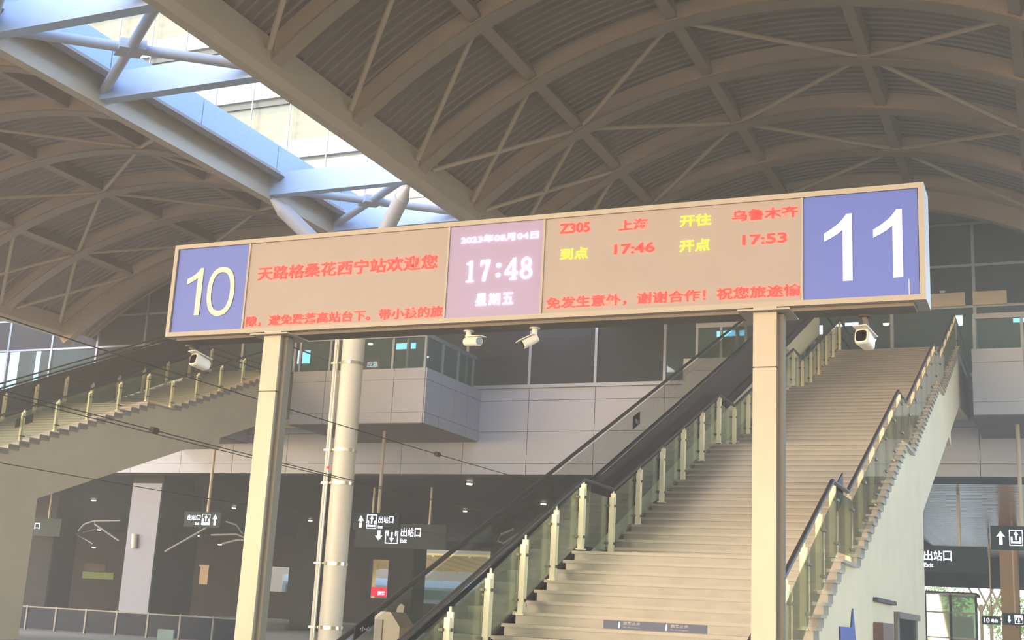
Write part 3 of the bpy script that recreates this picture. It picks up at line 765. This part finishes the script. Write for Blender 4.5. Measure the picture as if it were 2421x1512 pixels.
# ------------------------------------------------------------------ undercroft of the bridge
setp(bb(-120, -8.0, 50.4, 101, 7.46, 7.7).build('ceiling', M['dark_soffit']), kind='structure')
sl = thing('ceiling', 'shiny metal slatted ceiling under the bridge at the right', None, (0, 90, 7.46), kind='structure')
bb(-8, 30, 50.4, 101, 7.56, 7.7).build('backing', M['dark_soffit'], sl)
smh = bb(-8, 30, -.26, .26, 7.46-7.46, .06).mesh('slat', M['slat_metal'])
y = 51.0
while y < 100: link('slat', smh, sl, (0, y, 7.46)); y += .62 if y < 90 else .9
bb(-8.3, -8, 50.4, 101, 6.9, 7.6).build('edge_beam', M['pillar_dark'], sl)
setp(bb(29.5, 30, 50.4, 101, -1.35, 7.7).build('added_wall_right', M['wall_dark']), kind='structure')  # unseen, added to keep side light out of the undercroft
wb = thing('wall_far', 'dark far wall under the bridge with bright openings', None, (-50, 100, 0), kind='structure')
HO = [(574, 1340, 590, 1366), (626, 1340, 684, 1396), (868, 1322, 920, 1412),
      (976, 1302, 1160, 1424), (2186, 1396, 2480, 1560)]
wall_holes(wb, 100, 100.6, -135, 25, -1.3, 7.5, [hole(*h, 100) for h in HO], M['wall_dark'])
# big pillars
def pillar(name, label, x0, x1, y0, y1, zt, m1, m2, grp=None):
    t = thing(name, label, 'pillar', ((x0+x1)/2, (y0+y1)/2, -1.3), grp)
    bb(x0, x1, y0, y1, -1.3, zt).build('shaft', M[m2], t)
    bb(x0+.06, x1-.06, y0-.05, y0, -1.3, zt-.4).build('front_face', M[m1], t)
pillar('square_pillar', 'grey fronted square pillar under the bridge behind the left stair', -43.3, -41.35, 50.6, 53, 7.45, 'pillar_lit_front', 'pillar_dark')  # front plate carries the lit grey, shaft the shaded dark
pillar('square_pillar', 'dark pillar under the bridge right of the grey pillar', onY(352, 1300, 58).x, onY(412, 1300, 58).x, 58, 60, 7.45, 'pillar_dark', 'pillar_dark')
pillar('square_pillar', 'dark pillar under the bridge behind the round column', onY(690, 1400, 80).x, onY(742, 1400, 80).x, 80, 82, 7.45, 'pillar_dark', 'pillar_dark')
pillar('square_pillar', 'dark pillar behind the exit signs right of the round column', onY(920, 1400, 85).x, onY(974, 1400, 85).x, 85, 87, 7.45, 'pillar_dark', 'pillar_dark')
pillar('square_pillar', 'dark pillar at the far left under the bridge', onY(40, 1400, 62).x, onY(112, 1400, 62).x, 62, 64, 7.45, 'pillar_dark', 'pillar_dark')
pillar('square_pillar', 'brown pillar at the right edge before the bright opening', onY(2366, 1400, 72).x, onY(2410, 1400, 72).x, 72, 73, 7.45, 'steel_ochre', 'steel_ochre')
dn = [(222, 1180, 'ceiling downlight left of the grey pillar, the highest there'), (450, 1182, 'large bright downlight above the small left exit sign'), (553, 1198, 'small downlight just left of the left sign post'),
      (1110, 1140, 'bright downlight right of the exit signs near the wall'), (1100, 1205, 'downlight below the bright one right of the exit signs'), (734, 1228, 'small downlight left of the round column'),
      (234, 1250, 'downlight low on the left between the stair and pillar'), (467, 1264, 'downlight just under the small left exit sign'), (222, 1292, 'lowest downlight at the left under the bridge'),
      (520, 1285, 'faint downlight right of the small left exit sign'), (1285, 1188, 'downlight seen above the handrail of the stair')]
for x, y, l in dn: downlight(x, y, 7.44, l, .10 if y > 1190 else .13)

for (x0, y0, x1, y1, l) in ((412, 1337, 436, 1378, 'left'), (470, 1339, 494, 1380, 'right')):
    h = hole(x0, y0, x1, y1, 99.9); t = thing('lit_window', 'dim beige lit window low under the bridge, the %s of a pair' % l, 'window', (h[0], 99.9, h[2]), 'pair of beige windows')
    bb(h[0], h[1], 99.88, 99.98, h[2], h[3]).build('pane', M['window_lit'], t)
    bb(h[0]-.1, h[1]+.1, 99.8, 99.9, h[3], h[3]+.15).build('frame', M['bracket_grey'], t)
# scenery beyond the far wall
fb = thing('backdrop_building', 'added pale building hiding white sky beyond the openings under the bridge', 'building', (-60, 170, -1.4))  # added backdrop so the openings do not show white sky
bb(-130, -25, 170, 180, -1.4, 14).build('wall', M['far_wall'], fb)
fwm = bb(-1.2, 1.2, -.1, 0, 0, 1.8).mesh('far_window', M['tower_dark'])
for k in range(22):
    for r in range(4): link('window', fwm, fb, (-126+k*4.6, 170, .5+r*3.4))
def far_tree(x, y, h, r, label):
    t = thing('leafy_tree', label, 'tree', (x, y, -1.4), 'trees beyond the bridge'); rnd = random.Random(int(x*7))
    MB().tube([(x, y, -1.4), (x, y, h*.6)], .25, 8, r2=.12).build('trunk', M['box_brown'], t)
    vs, fs = [], []
    for k in range(1400):
        a, b = rnd.uniform(0, 6.28), rnd.uniform(-1, 1); q = rnd.uniform(.55, 1)*r
        c = Vector((x+q*math.cos(a)*math.sqrt(1-b*b), y+q*math.sin(a)*math.sqrt(1-b*b), h*.62+b*q*.9))
        u = Vector([rnd.uniform(-1, 1) for _ in range(3)]).normalized()*.22; v = Vector([rnd.uniform(-1, 1) for _ in range(3)]).normalized()*.22
        n = len(vs); vs += [c, c+u, c+u+v, c+v]; fs.append((n, n+1, n+2, n+3))
    MB().add(vs, fs).build('foliage', M['leaf'], t, kind='stuff')
far_tree(-11.5, 135, 7, 3.4, 'sunlit tree seen through the glass kiosk'); far_tree(-5.2, 140, 6, 2.8, 'sunlit tree left of the branching steel posts'); far_tree(.5, 138, 8, 3.6, 'sunlit tree at the right edge beyond the brown pillar')
sh = thing('far_canopy', 'sunlit yellow ribbed canopy of a far platform beyond the openings', 'canopy', (-55, 118, 0))
MB().hexa([(-105, 108, 6.6), (-30, 108, 6.6), (-30, 108, 6.8), (-105, 108, 6.8)], [(-105, 122, 5.6), (-30, 122, 5.6), (-30, 122, 5.8), (-105, 122, 5.8)]).build('roof_sheet', M['shed_yellow'], sh)
for k in range(38):
    x = -104+k*1.95; MB().beam((x, 108, 6.55), (x, 122, 5.55), .25, .14).build('rafter', M['shed_yellow'], sh)
for x in (-95, -80, -66.5, -50.5, -36): bb(x-.3, x+.3, 116, 116.6, -1.3, 6.3).build('canopy_post', M['shed_yellow'], sh)
tr = thing('train_carriage', 'white and pale green train carriage beyond the right hand opening', 'train', (-52, 128, -1))
MB().prism([(126, -.6), (129, -.6), (129, 3.9), (128.5, 4.7), (126.5, 4.7), (126, 3.9)], -84, -58, 'X').build('body', M['train_white'], tr)
bb(-83.5, -58.5, 125.95, 126, 2.6, 3.6).build('window_band', M['train_green'], tr)
bb(-83.5, -58.5, 125.95, 126, 1.6, 1.9).build('stripe', M['train_green'], tr)
rb = thing('led_board', 'red lit text board in the narrow opening beyond the exit signs', 'sign', tuple(onY(890, 1397, 104)))
a = onY(868, 1408, 104); b = onY(914, 1388, 104)
bb(a.x, b.x, 104, 104.2, a.z, b.z).build('panel', M['red_sign'], rb)
for xx in (a.x+.2, b.x-.2): bb(xx-.05, xx+.05, 104.05, 104.15, -1.35, a.z).build('support_post', M['bracket_grey'], rb)
link('lettering', text_mesh('旅客', M['exit_lit'], .02, (.8, .35)), rb, (a.x+1.1, 103.97, a.z+.15))
gb = bb(*[onY(182, 1364, 99).x, onY(256, 1364, 99).x, 99.7, 100, onY(200, 1366, 99).z, onY(200, 1350, 99).z]).build('green_billboard', M['green_board'])
setp(gb, 'dim green billboard under the bridge at the left', 'billboard')
setp(bb(*[onY(186, 1350, 99).x, onY(236, 1350, 99).x, 99.7, 100, onY(200, 1348, 99).z, onY(200, 1330, 99).z]).build('brown_board', M['dim_board']), 'dim brown board above the green billboard under the bridge', 'board')
# right side: sunlit steel beyond the opening
for k, (x, l) in enumerate(((2322, 'left'), (2345, 'middle'), (2375, 'right'))):
    p = onY(x, 1500, 112); t = thing('steel_tree_post', 'pale sunlit branching steel post in the bright opening, %s one of three' % l, 'post', (p.x, 112, -1.3), 'branching posts outside')
    MB().tube([(p.x, 112, -1.3), (p.x, 112, 4.3)], .16, 10).build('trunk', M['steel_ochre'], t)
    for s in (-1, 1): MB().tube([(p.x, 112, 3.6), (p.x+s*1.3, 112.5, 6.4)], .1, 8).build('branch', M['steel_ochre'], t)

# glass kiosk at the right
ks = thing('glass_kiosk', 'greenish glass walled kiosk under the bridge right of the stair', 'kiosk', (-4.6, 61, 0))
kx0, kx1 = -5.7, -3.55
for x in (kx0, kx1, (kx0+kx1)/2): bb(x-.05, x+.05, 59.95, 60.05, -1.3, 3.45).build('frame_post', M['pillar_dark'], ks)
for z in (3.4, 2.6, 1.5): bb(kx0, kx1, 59.95, 60.05, z, z+.07).build('rail', M['bracket_grey'], ks)
for a, b in ((kx0, (kx0+kx1)/2), ((kx0+kx1)/2, kx1)):
    for c, d in ((0, 1.5), (1.57, 2.6), (2.67, 3.4)): bb(a+.05, b-.05, 59.99, 60.01, c, d).build('glass_pane', M['kiosk_glass'], ks)
bb(kx0, kx1, 60.05, 63, 3.4, 3.55).build('roof', M['pillar_dark'], ks)
bb(kx0+.3, kx1-.3, 62.6, 62.8, 1.2, 2.5).build('inner_board', M['board_teal'], ks)

# ------------------------------------------------------------------ exit signs
ARU = [(.5, 1), (.95, .55), (.68, .62), (.68, 0), (.32, 0), (.32, .62), (.05, .55)]
def rect(x0, y0, x1, y1): return [(x0, y0), (x1, y0), (x1, y1), (x0, y1)]
ICON = [rect(0, 0, 1, 1), rect(.05, .05, .95, .95), [(.12, .14), (.88, .14), (.88, .56), (.76, .56), (.76, .26), (.24, .26), (.24, .56), (.12, .56)],
        [(.5, .92), (.68, .68), (.56, .70), (.56, .36), (.44, .36), (.44, .70), (.32, .68)]]
def flip(p): return [(x, 1-y) for x, y in p]
def exit_sign(px0, py0, px1, py1, Y, label, layout, pipe=None, pz=8.9, txt=1.0):
    a = onY(px0, py1, Y); b = onY(px1, py0, Y); w_ = b.x-a.x; h_ = b.z-a.z
    t = thing('exit_sign', label, 'sign', (a.x+w_/2, Y, a.z), 'hanging exit signs')
    bb(a.x, b.x, Y, Y+.18, a.z, b.z).build('box', M['exit_green'], t)
    for kind, fx, fz, fw, fh in layout:
        x, z, sx, sz_ = a.x+fx*w_, a.z+fz*h_, fw*w_, fh*h_
        if kind in ('up', 'down'):
            me = poly_mesh([ARU if kind == 'up' else flip(ARU)], M['exit_lit'], (sx, sz_))
        elif kind in ('icon', 'icond'):
            me = poly_mesh([(l if kind == 'icon' else flip(l)) for l in ICON], M['exit_lit'], (sx, sz_))
        elif kind == '出站口' or kind == '站台':
            n = len(kind); cw = sx/(n-.1)
            for q, ch in enumerate(kind): link('character', text_mesh(ch, M['exit_lit'], .008, (cw*.86, sz_)), t, (x+cw*q, Y-.012, z))
            continue
        else: me = text_mesh(kind, M['exit_lit'], .008, (sx, sz_))
        link('pictogram' if kind in ('up', 'down', 'icon', 'icond') else 'lettering', me, t, (x, Y-.012, z))
    if pipe:
        top = onZ(*pipe, pz); x = onY(pipe[0]+(pipe[2] if len(pipe) > 2 else 0), pipe[1], Y).x if False else None
    return t, a, b
def hang(t, px, Y, z0, z1, r=.07):
    x = onY(px[0], px[1], Y).x
    MB().tube([(x, Y+.09, z0), (x, Y+.09, z1)], r, 12).build('hanging_pipe', M['tube_paint'], t)
t, a, b = exit_sign(433, 1210, 523, 1244, 47, 'small lit exit sign with up arrow at the left of the sign posts', [('出站口', .1, .45, .36, .32), ('Exit', .32, .14, .12, .16), ('icon', .50, .14, .22, .72), ('up', .78, .14, .15, .7)])
hang(t, (492, 1180), 47, b.z, onY(505, 1055, 47).z)
x_ = onY(505, 1055, 47).x; MB().beam((x_+.05, 47.09, onY(505, 1055, 47).z), (onY(445, 1047, 47).x, 47.09, onY(445, 1045, 47).z), .12, .08).build('bracket_arm', M['tube_paint'], t)
t, a, b = exit_sign(834, 1213, 944, 1251, 46, 'lit exit sign with up arrow right of the round column, the nearer one', [('up', .10, .12, .14, .72), ('icon', .30, .08, .22, .82), ('出站口', .56, .42, .33, .4), ('Exit', .56, .10, .1, .2)])
hang(t, (893, 1205), 46, b.z, 8.9)
t, a, b = exit_sign(838, 1240, 1056, 1292, 55, 'larger lit exit sign with down arrow right of the round column', [('down', .22, .30, .09, .45), ('icond', .34, .18, .14, .72), ('出站口', .51, .48, .22, .36), ('Exit', .51, .22, .07, .18)])
hang(t, (1014, 1235), 55, b.z, 7.46, .06); hang(t, (882, 1180), 55, b.z, 7.46, .06)
t, a, b = exit_sign(20, 1226, 146, 1264, 60, 'exit sign partly hidden behind the left stair wall', [('icon', .05, .2, .14, .6), ('出站口', .26, .4, .34, .34), ('Exit', .3, .16, .1, .15)])
hang(t, (116, 1200), 60, b.z, 7.46, .06)
t, a, b = exit_sign(2120, 1292, 2333, 1347, 56, 'dark green exit sign emerging from behind the right stair wall', [('down', .04, .2, .07, .55), ('icond', .15, .14, .13, .72), ('出站口', .31, .42, .31, .38), ('Exit', .31, .16, .1, .16)])
hang(t, (2268, 1280), 56, b.z, 7.46, .06)
t, a, b = exit_sign(2343, 1245, 2520, 1298, 46, 'exit sign with up arrow cut by the right picture edge', [('up', .07, .22, .13, .56), ('icon', .25, .18, .18, .66), ('出站口', .5, .45, .33, .36), ('Exit', .5, .2, .1, .16)])
hang(t, (2415, 1240), 46, b.z, 8.9)
t, a, b = exit_sign(2372, 1452, 2470, 1476, 68, 'small low exit sign before the bright opening at the right', [('down', .1, .18, .1, .6), ('icond', .28, .14, .2, .7), ('出站口', .55, .3, .35, .4)])
hang(t, (2400, 1450), 68, b.z, 7.46, .05)
t, a, b = exit_sign(2322, 1457, 2366, 1474, 75, 'small number board before the bright opening, left of the low exit sign', [('10', .12, .2, .28, .6), ('站台', .5, .25, .35, .45)])
hang(t, (2344, 1455), 75, b.z, 7.46, .05)
# red and white sign reflected high in the glazing is only a reflection; an added lit board inside imitates it
t = thing('reflection_board', 'tiny added lit board imitating a sign reflection in the glazing', 'sign', tuple(onY(2262, 545, 50.5)))
p = onY(2243, 553, 50.5); link('lettering', text_mesh('出口↑', M['exit_lit'], .02, (.62, .26)), t, (p.x, 50.5, p.z))
p = onY(2252, 561, 50.5); bb(p.x, p.x+.28, 50.5, 50.52, p.z, p.z+.05).build('lit_bar', M['exit_lit'], t)
bb(p.x-.25, p.x+.75, 50.55, 50.6, p.z-.05, p.z+.6).build('board', M['plate_dark'], t)
MB().tube([(p.x+.25, 50.58, p.z+.6), (p.x+.25, 50.58, 18.85)], .02, 6).build('drop_rod', M['wire'], t)

# ------------------------------------------------------------------ overhead wires and brackets
def wire(p, q, label, r=.012, balls=()):
    p, q = Vector(p), Vector(q); t = thing('overhead_wire', label, 'wire', tuple(p), 'overhead wires over the tracks')
    MB().tube([p+(q-p)*k/12+Vector((0, 0, -.25*math.sin(math.pi*k/12))) for k in range(13)], r, 6, caps=True).build('wire', M['wire'], t)
    for f in balls:
        c = p+(q-p)*f+Vector((0, 0, -.25*math.sin(math.pi*f)))
        MB().tube([c+Vector((0, -.1, 0)), c+Vector((0, -.05, 0)), c+Vector((0, .05, 0)), c+Vector((0, .1, 0))], .07, 10).build('insulator', M['wire'], t)
a, b = onX(40, 1107, -24), onX(203, 1140, -24)
wire((-24, 2, 4.9), (-24, 49, 4.7), 'lowest overhead wire crossing in front of the left stair')
wire((-20, 2, 5.9), (-20, 49, 5.3), 'overhead wire passing before the left stair towards the sign post', balls=())
wire((-18.2, 2, 5.6), (-18.2, 49, 5.0), 'overhead wire with a round insulator left of the sign post', balls=(.42,))
wire((-16, 2, 6.2), (-16, 49, 6.0), 'overhead wire with an insulator below the landing box', balls=(.62,))
def bracket(pts, label, Y):
    P = [onY(x, y, Y) for x, y in pts[0]]
    t = thing('catenary_bracket', label, 'bracket', tuple(P[-1]), 'catenary brackets under the bridge')
    for l in pts: MB().tube([onY(x, y, Y) for x, y in l], .055, 8).build('tube', M['bracket_grey'], t)
bracket([[(286, 1230), (222, 1231), (200, 1238), (186, 1254)], [(224, 1238), (282, 1278)], [(224, 1232), (226, 1250), (180, 1262), (220, 1285)]], 'grey tubular catenary bracket fixed left of the grey pillar', 51)
bracket([[(578, 1270), (560, 1262), (500, 1264)], [(490, 1246), (390, 1303)], [(575, 1262), (560, 1240), (535, 1232)], [(525, 1285), (560, 1276), (578, 1276)]], 'grey tubular catenary bracket left of the left sign post', 49)
bracket([[(1215, 1250), (1185, 1262), (1177, 1278), (1190, 1284), (1225, 1262)]], 'thin looped bracket behind the stair handrail', 51)
o = MB().tube([onY(318, 1262, 50.4), onY(316, 1295, 50.4)], .14, 12).build('insulator_rod', M['camera_white']); setp(o, 'pale insulator rod on the grey pillar front', 'insulator')

# ------------------------------------------------------------------ platform furniture low in the frame
def fence(xa, xb, n, Y, ztop, label, zb=-.2, m='fence_blue'):
    t = thing('glass_fence', label, 'fence', ((xa+xb)/2, Y, 0), 'low fences on the far platform')
    xs = [xa+(xb-xa)*k/n for k in range(n+1)]
    for x in xs: bb(x-.04, x+.04, Y-.04, Y+.04, -.02, ztop+.08).build('post', M['bracket_grey'], t)
    for a, b in zip(xs, xs[1:]): bb(a+.08, b-.08, Y-.01, Y+.01, .05, ztop).build('panel', M[m], t)
    bb(xa, xb, Y-.03, Y+.03, ztop, ztop+.05).build('top_rail', M['bracket_grey'], t)
fence(-38.9, -27, 8, 38.5, .85, 'low fence with dark blue panels behind the left stair')
fence(onY(400, 1455, 62).x, onY(560, 1455, 62).x, 5, 62, onY(480, 1458, 62).z, 'low dark fence left of the left sign post', m='wall_dark')
fence(onY(30, 1440, 52).x, onY(240, 1440, 52).x, 4, 52, onY(130, 1440, 52).z, 'blue panelled fence at the lower left under the bridge')
p = onY(392, 1487, 30)
o = bb(p.x-.28, p.x+.28, 30, 30.06, 0, p.z).build('information_board', M['board_teal']); setp(o, 'pale teal board standing right of the grey pillar', 'board')
kb = thing('control_cabinet', 'grey metal cabinet with sloped top beside the escalator foot', 'cabinet', (-9.6, 17.4, 0))
q = onY(910, 1445, 17.4)
MB().prism([(q.x-.17, 0), (q.x+.28, 0), (q.x+.28, q.z-.22), (q.x+.10, q.z), (q.x-.13, q.z), (q.x-.17, q.z-.08)], 17.4, 17.9, 'Y').build('housing', M['frame_metal'], kb)
bb(q.x-.15, q.x-.02, 17.38, 17.4, .2, q.z-.12).build('front_panel', M['bracket_grey'], kb)
MB().prism([(q.x-.19, q.z-.05), (q.x-.05, q.z+.0), (q.x-.04, q.z+.1), (q.x-.1, q.z+.14), (q.x-.17, q.z+.08)], 18.1, 18.13, 'Y').build('side_plate', M['bracket_grey'], kb)
MB().tube([(q.x-.1, 18.1, 0), (q.x-.1, 18.1, q.z)], .03, 8).build('side_plate_post', M['bracket_grey'], kb)
